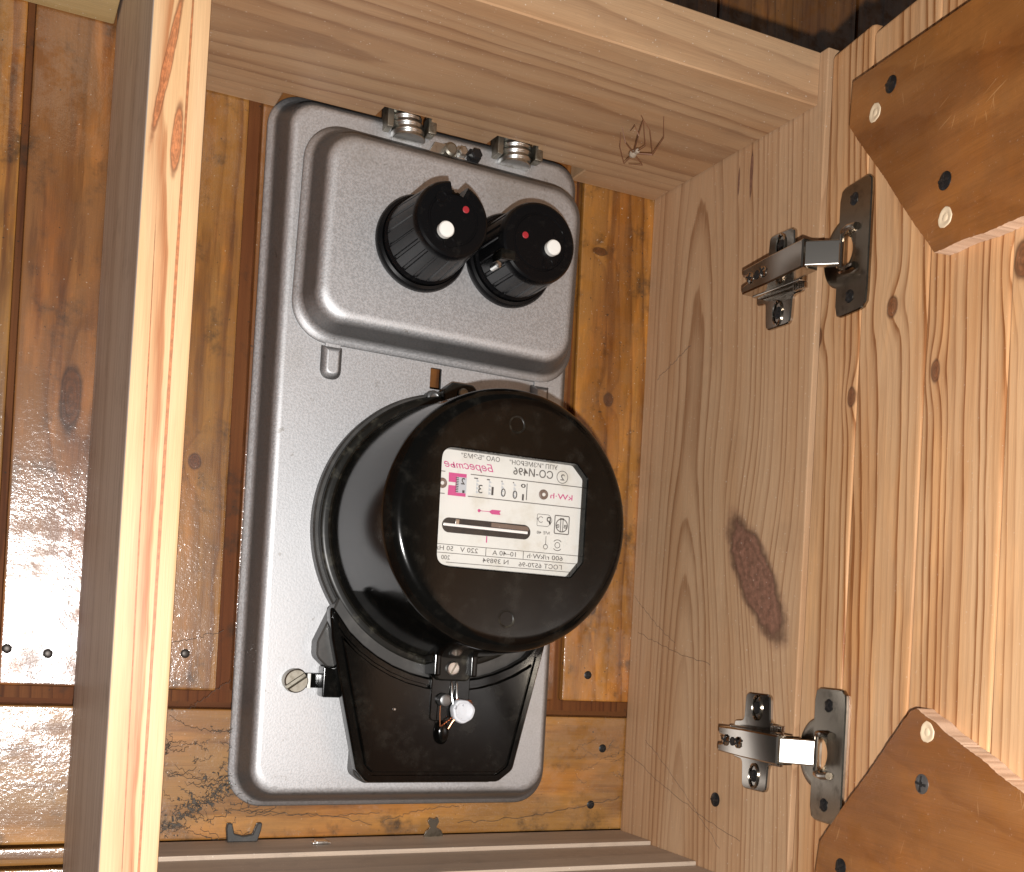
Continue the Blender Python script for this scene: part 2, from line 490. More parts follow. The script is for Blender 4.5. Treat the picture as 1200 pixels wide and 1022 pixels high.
# ------------------------------------------------------------------ screw meshes (facing -Y, origin at the surface)
def screw_mesh(name, R, H, slot=True, cross=False, mat=None, n=20, dome=.5):
    mb = MB()
    prof = [(R, 0), (R, H * .35), (R * .8, H * (.35 + .65 * dome)), (R * .45, H)]
    if cross:
        mb.lathe(prof + [(R * .34, H), (R * .12, H - R * .45)], 0, 0, n)
        # cross shaped recess edges
        for a in (0, math.pi / 2):
            ca, sa = math.cos(a), math.sin(a)
    else:
        mb.lathe(prof, 0, 0, n)
    bm = mb.bm
    bmesh.ops.recalc_face_normals(bm, faces=bm.faces[:])
    me = bpy.data.meshes.new(name); bm.to_mesh(me)
    nb = len(me.polygons)
    bm.free()
    mb = MB()
    me2 = me
    if slot or cross:
        b = bmesh.new(); b.from_mesh(me)
        L = R * (.8 if slot else .5); wd = R * .13
        for a in ([0] if not cross else [0, math.pi / 2]):
            ca, sa = math.cos(a), math.sin(a)
            p = [(-L, -wd), (L, -wd), (L, wd), (-L, wd)]
            vs = [b.verts.new(V(x * ca - y * sa, H * 1.0 + .12 + (.02 if a else 0), x * sa + y * ca)) for x, y in p]
            vb = [b.verts.new(V(x * ca - y * sa, H * .3, x * sa + y * ca)) for x, y in p]
            fs = [b.faces.new(vs)]
            for i in range(4):
                fs.append(b.faces.new((vs[i], vs[(i + 1) % 4], vb[(i + 1) % 4], vb[i])))
            bmesh.ops.recalc_face_normals(b, faces=fs)
            for f in fs: f.material_index = 1
        b.to_mesh(me); b.free()
    for p in me.polygons: p.use_smooth = True
    me.set_sharp_from_angle(angle=math.radians(35))
    me.materials.append(mat); me.materials.append(M_dark)
    return me
S_nail = screw_mesh("nail_head", 2.7, 1.0, slot=False, mat=M_nailhead, dome=.6)
S_nailblack = screw_mesh("nail_black", 2.9, .9, cross=True, mat=M_black_screw)
S_wood = screw_mesh("wood_screw", 4.4, 1.2, cross=True, mat=M_black_screw)
S_small = screw_mesh("small_screw", 3.6, 1.2, cross=True, mat=M_black_screw)
S_greyw = screw_mesh("grey_screw", 4.6, 1.0, cross=True, mat=M_greyscrew)
S_nick = screw_mesh("nickel_screw", 3.4, 1.3, cross=True, mat=M_nickel)
pm = MB(); pm.lathe([(4.9, .02), (4.6, .35), (4.0, .45), (3.2, .2), (2.0, .05), (1.5, .35), (.6, .5)], 0, 0, 20, rmod=lambda a, r, h: r * (1 + .05 * math.sin(3 * a) + .03 * math.sin(8 * a)))
tmp = pm.build("pale_plug", M_plug, wn=False); S_plug = tmp.data; bpy.data.objects.remove(tmp)
def face_wall(x, h, z, rot=0):
    return Matrix.Translation(V(x, h, z)) @ Matrix.Rotation(rot, 4, 'Y')
def face_left(x, h, z, rot=0):          # -Y axis of the mesh turned to -X
    return Matrix.Translation(V(x, h, z)) @ Matrix.Rotation(-math.pi / 2, 4, 'Z') @ Matrix.Rotation(rot, 4, 'Y')

# ------------------------------------------------------------------ the wall
wall = empty("wall", V(200, 0, -200))
tag(wall, "old varnished plank wall behind the open meter cupboard", None, None, "structure")
def plank(x0, x1, z0, z1, mat, lean=(0, 0), off=0, sh=0, horiz=False, th=20, proud=0):
    mb = MB()
    f = lambda x, h, z: V(x + (lean[0] if x < (x0 + x1) / 2 else lean[1]) * (z - z0) / 400., h, z)
    mb.box(x0, x1, -th, proud, z0, z1, 2.0, f=f)
    return mb.build("plank", mat, wall, grain=g_horiz(off, sh) if horiz else g_vert(off, sh))
backing = MB(); backing.box(-500, 1000, -34, -6.5, -53.5, 700, 0)
backing.build("backing_board", M_wallback, wall, grain=g_vert(40))
backing = MB(); backing.box(-500, 1000, -34, -14, -500, -53.6, 0)
backing.build("backing_board", M_wallback, wall, grain=g_horiz(40))
UZ = -46.5
p_a = plank(-300, -110, UZ, 700, M_wall[0], off=300)
p_b0 = plank(-107, 14.0, UZ, 700, M_wall[2], lean=(0, -3), off=30, sh=300, proud=.5)
p_b = plank(17.5, 76, UZ, 700, M_wall[1], lean=(-3, 0))
p_c = plank(78, 138, UZ, 700, M_wall[2], lean=(0, -1.5))
p_d = plank(147, 367, UZ, 700, M_wall[1], lean=(-3, -4), off=-180, sh=50)
p_e = plank(372.5, 470, UZ, 700, M_wall[0], lean=(-5.2, 0), proud=1)
plank(472, 600, UZ, 700, M_wall[1], off=-300); plank(602, 760, UZ, 700, M_wall[1], off=-500); plank(762, 950, UZ, 700, M_wall[1], off=-700)
p_f = plank(-400, 900, -136, -57, M_wall[3], horiz=True)
p_g = plank(-400, 900, -148, -137.5, M_wall[2], horiz=True, off=60, sh=200, proud=-1)
p_h = plank(-400, 900, -300, -149.5, M_wall[3], horiz=True, off=140, sh=400)
for par, x, z, m in ((p_b, 21.3, -25.9, S_nail), (p_b, 42.7, -27.8, S_nail), (p_c, 118.4, -24.6, S_nail), (p_e, 391.7, -28, S_nailblack),
                     (p_f, 400.1, -118.1, S_nailblack), (p_f, 407.2, -78.9, S_nailblack)):
    inst("nail", m, face_wall(x, (.9 if par is p_e else -.1), z, random.random() * 3), par)

# pale board over the planks
pb = MB(); pb.box(-300, 56.5, 0.6, 170, 335.5, 354, 1.5)
o = pb.build("pale_board", M_palebd, loc=V(0, .6, 336), grain=lambda x, h, z: (h, x, z))
tag(o, "rough pale shelf board against the wall at the upper left corner", "board")

# ------------------------------------------------------------------ the cupboard
cab = empty("meter_cupboard", V(250, 0, -165))
tag(cab, "open wooden meter cupboard of planed pine boards with its door swung wide", "cupboard")
XLo, XLi, XR, ZT, ZB, D, DR = 57.7, 83.0, 424.7, 311.4, -136.0, 175.4, 182.5
# left side board
mb = MB(); mb.box(XLo, XLi, .6, D, -190, 372, 1.8)
b_l = mb.build("frame_board", M_edge, cab, grain=lambda x, h, z: (x, z, h * 1.0))
b_l.data.materials.append(M_outer)           # the outer face has its own greyer pine, made paler to brighten it
for p_ in b_l.data.polygons:
    if p_.normal.x < -.9: p_.material_index = 1
# top board, notched round the meter panel and its conduits
P2 = [(XLi + .3, .8), (151.5, .8), (151.5, 22.0), (209, 22.4), (210, 37.5), (241, 37.5), (242, 22.4), (284, 22.4), (285, 37.5), (315, 37.5), (316, 22.4), (357, 22.0), (357, .8), (XR - .3, .8), (XR - .3, D), (XLi + .3, D)]
mb = MB()
tz1 = 343
fr = lambda d, z: [V(x, h, z) for x, h in inset(P2, d)]
mb.loops([fr(.8, ZT), fr(0, ZT + .8), fr(0, tz1 - .8), fr(.8, tz1)], True, True)
b_t = mb.build("frame_board", M_top, cab, grain=lambda x, h, z: (h, x, z - ZT))
# right side board
mb = MB(); mb.box(XR, XR + 22, .6, DR, -170, 343, 1.0)
b_r = mb.build("frame_board", M_panel, cab, grain=lambda x, h, z: (h, z, (XR - x)))
# bottom board: three strips, each a step lower towards the front
b_b = empty("frame_board", V(250, 90, -160), cab)
for i, (h0, h1, zt) in enumerate(((.6, 42, ZB), (42.15, 95.5, ZB - 2.6), (95.65, D, ZB - 5.2))):
    mb = MB(); mb.box(XLi + .3, XR - .3, h0, h1, -160, zt, .8)
    mb.build("strip", M_lath, b_b, grain=lambda x, h, z, i=i: (h + 13 * i, x + 90 * i, z))
inst("screw", S_wood, face_left(XR - .4, 112.2, -97.3), b_r)

# door: local frame u (from the hinge edge outwards), off (towards the cupboard side), z
th = math.radians(8.384)
H0 = Vector((425.6, -184.2, 0)); dd = Vector((math.sin(th), math.cos(th), 0)); nn = Vector((math.cos(th), -math.sin(th), 0))
def DV(u, off, z):
    p = H0 - dd * u - nn * off
    return Vector((p.x * .001, p.y * .001, z * .001))
g_door = lambda x, h, z: ((Vector((x, -h, 0)) - H0).dot(-dd), z, (Vector((x, -h, 0)) - H0).dot(nn))
door = empty("door", DV(0, 0, -190), cab)
bounds = [0.4, 41, 97.5, 155.5, 215, 275, 335]
for i, (u0, u1) in enumerate(zip(bounds, bounds[1:])):
    mb = MB()
    mb.box(u0 + .15, u1 - .15, -20, 0, -260, 336.5 if i == 0 else 330.5, 2.4, f=DV, seg=2)
    mb.build("plank", M_door, door, grain=(lambda k: (lambda x, h, z: (lambda g: (g[0] + (70, 0, 0, 0, 0, 0)[k], g[1], g[2] + (0, 7, -5, 11, 3, 0)[k]))(g_door(x, h, z))))(i))
mdoor = Matrix.Rotation(-math.pi / 2 - th * -1, 4, 'Z')
def face_door(u, off, z, rot=0):
    # mesh -Y -> world -nn
    ang = math.atan2(-nn.y, -nn.x) + math.pi / 2
    return Matrix.Translation(DV(u, off, z)) @ Matrix.Rotation(ang, 4, 'Z') @ Matrix.Rotation(rot, 4, 'Y')
# the two ply battens
def batten(P, name, ragged):
    poly = []
    n = len(P)
    for i in range(n):
        (u0, z0), (u1, z1) = P[i], P[(i + 1) % n]
        if i in ragged:
            L = math.hypot(u1 - u0, z1 - z0); k = max(2, int(L / 1.1))
            for j in range(k):
                t_ = j / k
                e = (random.random() - .5) * .38 + .45 * math.sin(t_ * 9 + i) * math.sin(math.pi * t_) if j else 0
                nx, nz = (z1 - z0) / L, -(u1 - u0) / L
                poly.append((u0 + (u1 - u0) * t_ + nx * e, z0 + (z1 - z0) * t_ + nz * e))
        else:
            poly.append((u0, z0))
    mb = MB()
    core = mb.loops([[DV(u, .1, z) for u, z in poly], [DV(u, 8.6, z) for u, z in poly]], True, True)
    b = mb.build(name, M_sawn, door, grain=g_door, angle=25)
    mb = MB()
    p1 = inset(poly, .12)
    mb.loops([[DV(u, 8.6, z) for u, z in p1], [DV(u, 9.0, z) for u, z in p1]], False, True)
    f = mb.build("face_veneer", M_strap, b, grain=(lambda x, h, z: (lambda g: (g[1], g[0], g[2]))(g_door(x, h, z))))
    return b
top_b = batten([(37.6, 303.5), (36.3, 279.5), (113.8, 188.5), (173.2, 186.3), (290, 182), (290, 293), (165, 298)], "batten", {1, 2})
bot_b = batten([(117.5, -25.5), (113, -27), (42.4, -101), (39.6, -118), (38, -240), (320, -240), (320, -118), (250, -82), (191, -55), (147, -37.6)], "batten", {1, 9, 8, 7})
top_b['label'] = "upper brown ply batten with a slanted corner"
bot_b['label'] = "lower brown ply batten with a curved sawn top edge"
for u, z, m in ((72.8, 286.7, S_wood), (119.5, 220.5, S_wood), (59.7, 277.7, S_plug), (120.8, 202.9, S_plug), (124.1, -59.6, S_greyw), (126, -35.7, S_plug), (63, -110.4, S_wood)):
    inst("plug" if m is S_plug else "screw", m, face_door(u, 9.0, z, random.random() * 2), door)

# hinges
def hinge(zc, swing):
    hg = empty("hinge", V(XR, 160, zc), cab)
    # mounting plate: a cross lying on the side board
    out = polyround([(140, zc + 28.5, 4), (163, zc + 28.5, 4), (164, zc + 12, 3), (172, zc + 12, 2), (173, zc - 12, 2), (164, zc - 12, 3), (163, zc - 28.5, 4), (140, zc - 28.5, 4),
                     (139, zc - 12, 3), (130, zc - 11, 2), (130, zc + 11, 2), (139, zc + 12, 3)], 4)
    mb = MB()
    L = lambda d, x: [V(x, h, z) for h, z in inset(out, d)]
    mb.loops([L(0, XR - .2), L(0, XR - 1.8), L(.7, XR - 2.4)], True, True)
    mb.box(XR - 9, XR - 2.4, 134, 178, zc - 8.4, zc + 8.4, 1)
    for k in range(7):
        mb.box(XR - 5, XR - 2.4, 168 + k * 1.5, 168.8 + k * 1.5, zc - 11.5, zc - 8.4, .2)
        mb.box(XR - 5, XR - 2.4, 168 + k * 1.5, 168.8 + k * 1.5, zc + 8.4, zc + 11.5, .2)
    mb.build("mounting_plate", M_nickel, hg)
    # raised collars round the plate screws
    for s in (-1, 1):
        mb = MB(); mb.lathe([(5.6, 0), (5.6, .8), (4.9, 1.2), (4.4, .7)], 0, 0, 24, f=lambda a, h, b_: V(XR - 2.4 - h, 151.5 + a * .8, zc + s * 20 + b_ * 1.35), cap1=False)
        mb.build("collar", M_nickel, hg)
        inst("screw", S_small, face_left(XR - 2.2, 151.5, zc + s * 20, .4), hg)
    # arm: channel with a slotted rear end
    xf = lambda h: XR - 22.4 + (197 - h) * .09
    def AF(x, h, z): return V(xf(h) + x, h, z)
    po = [(134, -7.4), (134, -3), (140, -2.2), (140, 2.2), (134, 3), (134, 7.4), (160, 8.0), (196, 8.0), (196, -8.0), (160, -8.0)]
    mb = MB()
    l2 = lambda d, x: [AF(x, h, zc + z) for h, z in inset(po, d)]
    mb.loops([l2(0, 11), l2(0, .9), l2(.8, .1)], True, True)
    mb.build("arm", M_nickel if False else M_nickel, hg)
    for h, r in ((143.5, .3), (157, 1.)):
        inst("screw", S_nick, Matrix.Translation(AF(.0, h, zc)) @ Matrix.Rotation(-math.pi / 2, 4, 'Z') @ Matrix.Rotation(r, 4, 'Y'), hg)
    mb = MB(); mb.lathe([(2.6, 0), (2.6, .25)], 0, 0, 16, f=lambda a, h, b_: AF(-h, 150.3 + a, zc + b_)); mb.build("hole", M_dark, hg)
    # link band from the arm to the cup
    pe = DV(26, 2.2, zc)
    p0 = AF(.6, 194.5, zc); p1 = Vector(pe)
    d = (p1 - p0); ln = d.length; d.normalize(); side = Vector((0, 0, 1)); nrm = d.cross(side).normalized()
    if nrm.x > 0: nrm = -nrm
    def LF(x, h, z): return p0 + d * (x * .001) + nrm * (h * .001) + side * (z * .001)
    mb = MB(); mb.box(0, ln * 1000, -2.2, 0, -7.0, 7.0, .9, f=LF, seg=3)
    mb.box(-1, ln * 1000 - 2, -7, -2.4, -6.2, 6.2, .5, f=LF)
    mb.build("link", M_link, hg)
    # cup plate with a window and the round cup behind it
    out = polyround([(19.5, zc - 36, 6), (42, zc - 36.5, 6), (50, zc - 30, 8), (50, zc + 36, 5), (20, zc + 36, 6)] if False else
                    [(19.5, zc - 36, 6), (49.5, zc - 36, 6), (49.5, zc + 36, 6), (19.5, zc + 36, 6)], 5)
    n = 64; c = (31.5, zc)
    o1 = ray_sample(out, c, n); i1 = ray_sample(rrect(26, 37, zc - 8.5, zc + 8.5, 1.5, 3), c, n)
    mb = MB()
    q0 = [DV(u, .1, z) for u, z in o1]; q1 = [DV(u, 1.4, z) for u, z in o1]; q2 = [DV(u, 2.0, z) for u, z in inset(o1, .7)]
    q3 = [DV(u, 2.0, z) for u, z in i1]; q4 = [DV(u, .1, z) for u, z in inset(i1, .2)]
    mb.loops([q0, q1, q2, q3, q4], False, False)
    mb.build("cup_plate", M_nickeldark, hg)
    mb = MB(); mb.lathe([(19.2, .1), (19.2, 1.0), (18.2, 1.5), (15, 1.2), (9, 1.0)], 24, zc, 48, f=lambda u, h, z: DV(u, h, z), cap1=False)
    mb.build("cup", M_nickeldark, hg)
    for s in (-1, 1):       # bright half round lips above and below the window
        mb = MB(); mb.tube([DV(25.5, 2.6, zc + s * 10.6), DV(31.5, 3.4, zc + s * 11.2), DV(37.5, 2.6, zc + s * 10.6)], 2.0, 10)
        mb.build("lip", M_nickel, hg)
        inst("screw", S_small, face_door(33.5, 1.8, zc + s * 26.5, .7 * s), hg)
    mb = MB(); mb.tube([DV(25.8, 3.2, zc - 9.2), DV(25.8, 3.2, zc + 9.2)], 1.5, 10); mb.build("pin", M_nickel, hg)
    return hg
hinge(216.5, 0)
hinge(-57.2, 0)

# ------------------------------------------------------------------ the metal meter panel
panel = empty("switchboard", V(254, 0, -115))
tag(panel, "grey hammertone metal mounting panel fixed to the plank wall inside the cupboard", "switchboard")
PROF = [(0, .2), (0, 1.6), (.8, 2.6), (2.6, 3.4), (4.2, 4.8), (5.4, 7.4), (8.2, 17.2), (9.2, 19.8), (10.6, 21.6), (12.4, 22.6), (14.6, 23.0)]
def pressed(mb, x0, x1, z0, z1, R, prof, rot=0., nc=10, r_in=6):
    cx, cz = (x0 + x1) / 2, (z0 + z1) / 2
    ca, sa = math.cos(rot), math.sin(rot)
    loops = []
    for d, h in prof:
        pts = rrect(x0 + d, x1 - d, z0 + d, z1 - d, max(r_in, R - d * .55), nc)
        loops.append([V(cx + (x - cx) * ca - (z - cz) * sa, h, cz + (x - cx) * sa + (z - cz) * ca) for x, z in pts])
    return loops
mb = MB()
lp = pressed(mb, 147.5, 360.5, -115.5, 321.0, 21, PROF)
LL = mb.loops(lp, False, False)
# flat top with a slot cut through it
inner = [mb.bm.verts.new(V(x, 23.0, z)) for x, z in rrect(254.3, 261.8, 149, 162.5, .6, 2)]
es = []
for lp_ in (LL[-1], inner):
    for k in range(len(lp_)):
        a_, b_ = lp_[k], lp_[(k + 1) % len(lp_)]
        es.append(mb.bm.edges.get((a_, b_)) or mb.bm.edges.new((a_, b_)))
bmesh.ops.triangle_fill(mb.bm, use_beauty=True, use_dissolve=False, edges=es)
inner2 = [mb.bm.verts.new(V(v.co.x * 1000, 20.5, v.co.z * 1000)) for v in inner]
mb.ring(inner, inner2)
tray = mb.build("tray", M_tray, panel)
mb = MB()
LC = mb.loops(pressed(mb, 164.5, 353.0, 165.0, 297.5, 24, [(0, 23.1), (0, 24.4), (.8, 25.4), (2.4, 26.2), (4.2, 27.6), (5.4, 30), (8.4, 39.6), (9.6, 42.4), (11.4, 44.2), (13.6, 45.2), (16.5, 45.5)], math.radians(-1.3), 12, 8), False, True)
cover = mb.build("fuse_cover", M_tray, panel)
# pressed-out tabs below the cover
for x, z, s in ((189.8, 156.5, 1.), (331, 152.5, 1.)):
    mb = MB()
    o_ = [(x - 6.6, z + 9, .5), (x - 6.6, z - 11, 7.5), (x + 6.6, z - 11, 7.5), (x + 6.6, z + 9, .5)]
    mb.loops([[V(a, hh, b) for a, b in round_inset(o_, d_, 8)] for d_, hh in ((0, 23.0), (.4, 24.2), (1.4, 26.2), (2.6, 27.4), (3.8, 27.9))], False, True)
    mb.build("pressed_tab", M_tray, panel)
    mb = MB(); mb.box(x - 4.4, x + 5.2, 23.05, 24.6, z + 6, z + 15, .4); mb.build("cover_tongue", M_tray, panel)
# terminal bolts and bits behind the cover's upper edge
for (x, z, r, hh, m) in ((257, 299.5, 4.2, 31, M_dull), (266, 301, 3.6, 29, M_zinc), (274.5, 300.5, 4.0, 31, M_black_screw)):
    mb = MB(); mb.lathe([(r * 1.35, 23.2), (r * 1.35, 24.6), (r, 24.8), (r, hh - 1), (r * .7, hh)], x, z, 6 if m is not M_dull else 16)
    mb.build("bolt", m, panel)
mb = MB(); mb.box(243, 252, 23.2, 25, 295, 304, .5, f=lambda x, h, z: V(x + (z - 295) * .5, h, z)); mb.build("bracket", M_zinc, panel)

# conduit stubs through the notches of the top board
def conduit(x, h, tilt, lbl):
    c = empty("conduit_fitting", V(x, h, 305))
    tag(c, lbl, "conduit fitting", "threaded conduit stubs above the metal panel")
    mb = MB()
    loops = []
    n = 24
    for k in range(0, 61):
        z = 300 + k * .5
        l = []
        for j in range(n):
            a = 2 * math.pi * j / n
            ph = (z / 4.0 + j / n) % 1.0
            r = 10.3 + .5 * math.sin(2 * math.pi * ph)
            l.append(V(x + r * math.cos(a) + tilt * (z - 305), h + r * math.sin(a), z))
        loops.append(l)
    mb.loops(loops, True, True)
    mb.build("threaded_stub", M_zinc, c, angle=60)
    mb = MB(); mb.box(x - 15, x - 11, h - 5, h + 7, 303, 320, .6); mb.build("clamp_ear", M_dull, c)
    mb = MB(); mb.box(x + 11.0, x + 17, h - 2, h + 8, 304, 315, 1.5); mb.build("clamp_ear", M_dull, c)
conduit(228.5, 26, -.25, "left threaded conduit stub tucked under the top board of the cupboard")
conduit(302.5, 26, -.03, "right threaded conduit stub nearer the spider on the top board")

# ------------------------------------------------------------------ fuses
def fuse(cx, cz, hF, RF, lbl, white, red, notch=None, silver=None):
    f = empty("screw_fuse", V(cx, 45.5, cz))
    tag(f, lbl, "fuse", "black screw fuses on the fuse cover")
    mb = MB()
    mb.lathe([(29.2, 45.3), (29.2, 48.5), (28.2, 50.6), (26.6, 51.2), (25.6, 49.6)], cx, cz, 64, cap1=False)
    mb.build("base_ring", M_fuse, f)
    mb = MB()
    def rm(a, r, h):
        rr = r
        if 57 < h < hF - 6 and r > 18:
            k = (a * 20 / (2 * math.pi)) % 1
            if k < .2: rr -= .8
        if notch and h > hF - 13 and r > 12:
            da = (a - notch + math.pi) % (2 * math.pi) - math.pi
            if abs(da) < .25: rr = min(rr, RF - 8.0)
        return rr
    h1 = hF - 3
    prof = [(25.4, 48), (26.0, 50), (26.0, 53.5), (25.0, 54.5), (24.6, 55), (24.9, 56), (25.2, 57.1)]
    for k in range(8):
        prof.append((25.2 - (25.2 - RF - .3) * k / 7, 57.3 + (hF - 6.2 - 57.3) * k / 7))
    prof += [(RF + .3, hF - 5.9), (RF, hF - 3), (RF - .8, hF - 1), (RF - 2, hF - .1), (RF - 3.4, hF), (RF - 6.8, hF), (RF - 7.2, hF - .5), (RF - 8, hF - .5), (RF - 8.4, hF), (8, hF), (2, hF)]
    mb.lathe(prof, cx, cz, 240, rmod=rm)
    mb.build("plug_body", M_fuse, f, angle=28)
    mb = MB(); mb.lathe([(4.6, hF - .2), (4.6, hF + 3.4), (4.0, hF + 4.2), (2.4, hF + 4.4)], white[0], white[1], 28); mb.build("white_button", M_white, f)
    mb = MB(); mb.lathe([(2.0, hF - .2), (2.0, hF + .3), (1.4, hF + .6)], red[0], red[1], 16); mb.build("red_button", M_red, f)
    for a, rr in ((2.2, 13.5), (4.6, 14)) if notch else ((.5, 14), (5.2, 13.5)):
        mb = MB(); x, z = cx + rr * math.cos(a), cz + rr * math.sin(a)
        mb.lathe([(3.6, hF - .1), (3.6, hF + .35), (3.0, hF + .35), (2.6, hF + .02)], x, z, 20); mb.build("rivet_mark", M_fuse, f)
    if silver:
        mb = MB(); mb.lathe([(2.1, hF - 10), (2.1, hF - 1.5), (1.2, hF - .6)], silver[0], silver[1], 16); mb.build("contact", M_zinc, f)
        mb = MB(); mb.box(cx - 25, cx - 15, hF - 12, hF + .25, cz - 14.5, cz - 8.2, 1); mb.build("slot_block", M_bake, f)
fuse(235.0, 230.5, 97, 22.2, "left black screw fuse with a notch in its rim", (230, 222.8), (242.2, 237.2), notch=1.45)
fuse(293.5, 231.0, 89.5, 24.2, "right black screw fuse with a silver contact spot on its side", (301.4, 228.4), (283.8, 233.2), silver=(268.5, 213.5))

# ------------------------------------------------------------------ the electricity meter
meter = empty("electricity_meter", V(270, 23, 55))
tag(meter, "round black electricity meter with a white dial label and terminal cover", "electricity meter")
ccx = lambda h: 271.0 + (h - 35) * .036
ccz = lambda h: 58.7 + (h - 35) * .042
mb = MB()
mb.lathe([(87.6, 23.2), (87.6, 28.5), (86.6, 30)], ccx, ccz, 128)
# lugs of the base beside the terminal block
po = polyround([(200, 14, 2), (188.2, -13, 3), (188.2, -22, 6), (195, -28, 3), (206, -28, 2), (216, -40, 2), (215, -92, 6), (222, -97, 4), (306, -97, 4), (314, -88, 6), (333, -20, 5), (333, 10, 5), (300, 40, 5), (240, 40, 5)], 4)
mb.loops([[V(x, 23.1, z) for x, z in po], [V(x, 34.5, z) for x, z in po], [V(x, 35.5, z) for x, z in inset(po, 1)]], True, True)
mb.build("base", M_bakegrey, meter)
mb = MB()
mb.lathe([(84.6, 30), (85.0, 31), (85.0, 34.8), (84.0, 35.6), (82.6, 35.9), (80.6, 36.0), (79.6, 36.8), (79.2, 39)], ccx, ccz, 128, cap1=False)
mb.build("cover_flange", M_bake2, meter)
mb = MB()
hf = 118.0
prof = [(79.2, 38.5), (78.6, 45), (77.2, 70), (75.8, 95), (75.0, 108)]
Rf = 9.5
for k in range(1, 11):
    a = math.radians(9 * k)
    prof.append((75.0 - Rf + Rf * math.cos(a), 108.5 + Rf * math.sin(a)))
N = 288
LP = mb.lathe(prof, ccx, ccz, N, cap1=False)
cf = (ccx(hf), ccz(hf))
win = polyround([(228.4, 98.2, 7), (228.6, 33.2, 7), (311.2, 32.4, 1), (318.6, 41.5, 1.5), (318.8, 90, 2), (311.4, 97.6, 2)], 6)
wo = ray_sample(inset(win, -.7), cf, N); wi = ray_sample(win, cf, N); wj = ray_sample(inset(win, .5), cf, N)
l1 = [mb.bm.verts.new(V(x, hf, z)) for x, z in wo]
l2_ = [mb.bm.verts.new(V(x, hf - .5, z)) for x, z in wi]
l3 = [mb.bm.verts.new(V(x, 112.6, z)) for x, z in wj]
mid = [mb.bm.verts.new(V(cf[0] + (62) * math.cos(2 * math.pi * k / N), hf, cf[1] + 62 * math.sin(2 * math.pi * k / N))) for k in range(N)]
mb.ring(LP[-1], mid); mb.ring(mid, l1); mb.ring(l1, l2_); mb.ring(l2_, l3)
mb.build("cover", M_bake, meter)
for x, z in ((272.2, 115.4), (272.2, 6.3)):
    mb = MB(); mb.lathe([(5.2, hf - .1), (5.0, hf + .22), (4.4, hf + .22), (4.0, hf - .0)], x, z, 32, cap1=False); mb.build("mould_mark", M_bake2, meter)
mb = MB(); mb.loops([[V(x, 115.6, z) for x, z in wj]], False, True); mb.build("window_pane", M_glass, meter)
# label
hl = 112.8
lab = MB(); lab.loops([[V(x, hl - 1, z) for x, z in inset(win, -1.)], [V(x, hl, z) for x, z in inset(win, -1.)]], False, True)
label = lab.build("label_plate", M_label, meter)
PR = hl + .12
def quad(name, pts, mat, h=PR, parent=None):
    mb = MB(); mb.loops([[V(x, h, z) for x, z in pts]], False, True)
    return mb.build(name, mat, parent or label)
def rect(name, x0, x1, z0, z1, mat, h=PR):
    return quad(name, [(x0, z0), (x1, z0), (x1, z1), (x0, z1)], mat, h)
def text(body, xr, z, height, width, mat, shear=0, h=PR + .02, bold=.007):
    """text that runs from xr to the left, mirrored, as the photograph shows it"""
    c = bpy.data.curves.new("print", 'FONT'); c.body = body; c.size = 1; c.shear = shear; c.offset = bold
    c.resolution_u = 3
    o = bpy.data.objects.new("print_tmp", c); COL.objects.link(o)
    bpy.context.view_layer.update()
    dg = bpy.context.evaluated_depsgraph_get()
    me = bpy.data.meshes.new_from_object(o.evaluated_get(dg))
    bpy.data.objects.remove(o)
    xs = [v.co.x for v in me.vertices]; zs = [v.co.y for v in me.vertices]
    x0, x1 = min(xs), max(xs); hh = .72
    base = ORIG[label.name]
    for v in me.vertices:
        X = xr - (v.co.x - x0) / (x1 - x0) * width
        Z = z + v.co.y / hh * height
        v.co = V(X, h, Z) - base
    bm = bmesh.new(); bm.from_mesh(me)
    bmesh.ops.recalc_face_normals(bm, faces=bm.faces[:]); bm.to_mesh(me); bm.free()
    me.materials.append(mat)
    t_ = bpy.data.objects.new("lettering", me); COL.objects.link(t_); t_.parent = label
    return t_
def ringline(cx, cz, r, wdt, mat, a0=0, a1=360, sx=1., n=36, name="printed_mark"):
    mb = MB()
    full = abs(a1 - a0) >= 360
    A = [math.radians(a0 + (a1 - a0) * k / n) for k in range(n + (0 if full else 1))]
    o_ = [mb.bm.verts.new(V(cx + sx * (r + wdt / 2) * math.cos(a), PR, cz + (r + wdt / 2) * math.sin(a))) for a in A]
    i_ = [mb.bm.verts.new(V(cx + sx * (r - wdt / 2) * math.cos(a), PR, cz + (r - wdt / 2) * math.sin(a))) for a in A]
    for k in range(len(A) - (0 if full else 1)):
        j = (k + 1) % len(A)
        mb.bm.faces.new((o_[k], o_[j], i_[j], i_[k]))
    return mb.build(name, mat, label)
text('УПП "ИЗМЕРОН"', 301.6, 93.6, 2.6, 30.5, M_inkthin)
text('ОАО "БЭМЗ"', 265.0, 94.0, 2.6, 23.5, M_inkthin)
text('СО-И496', 299.0, 88.1, 4.3, 25.3, M_inkthin, bold=.012)
ringline(305.1, 89.8, 3.5, .4, M_inkthin); text('2', 306.6, 88.0, 3.6, 2.7, M_inkthin, bold=.015)
text('Бересmье', 261.5, 87.9, 4.0, 30.0, M_pink, shear=.35)
rect("printed_rule", 247.8, 318.4, 85.0, 85.5, M_inkthin); rect("printed_rule", 246.8, 318.4, 72.7, 73.2, M_inkthin)
text('kW·h', 312.4, 77.0, 3.2, 14.4, M_pink)
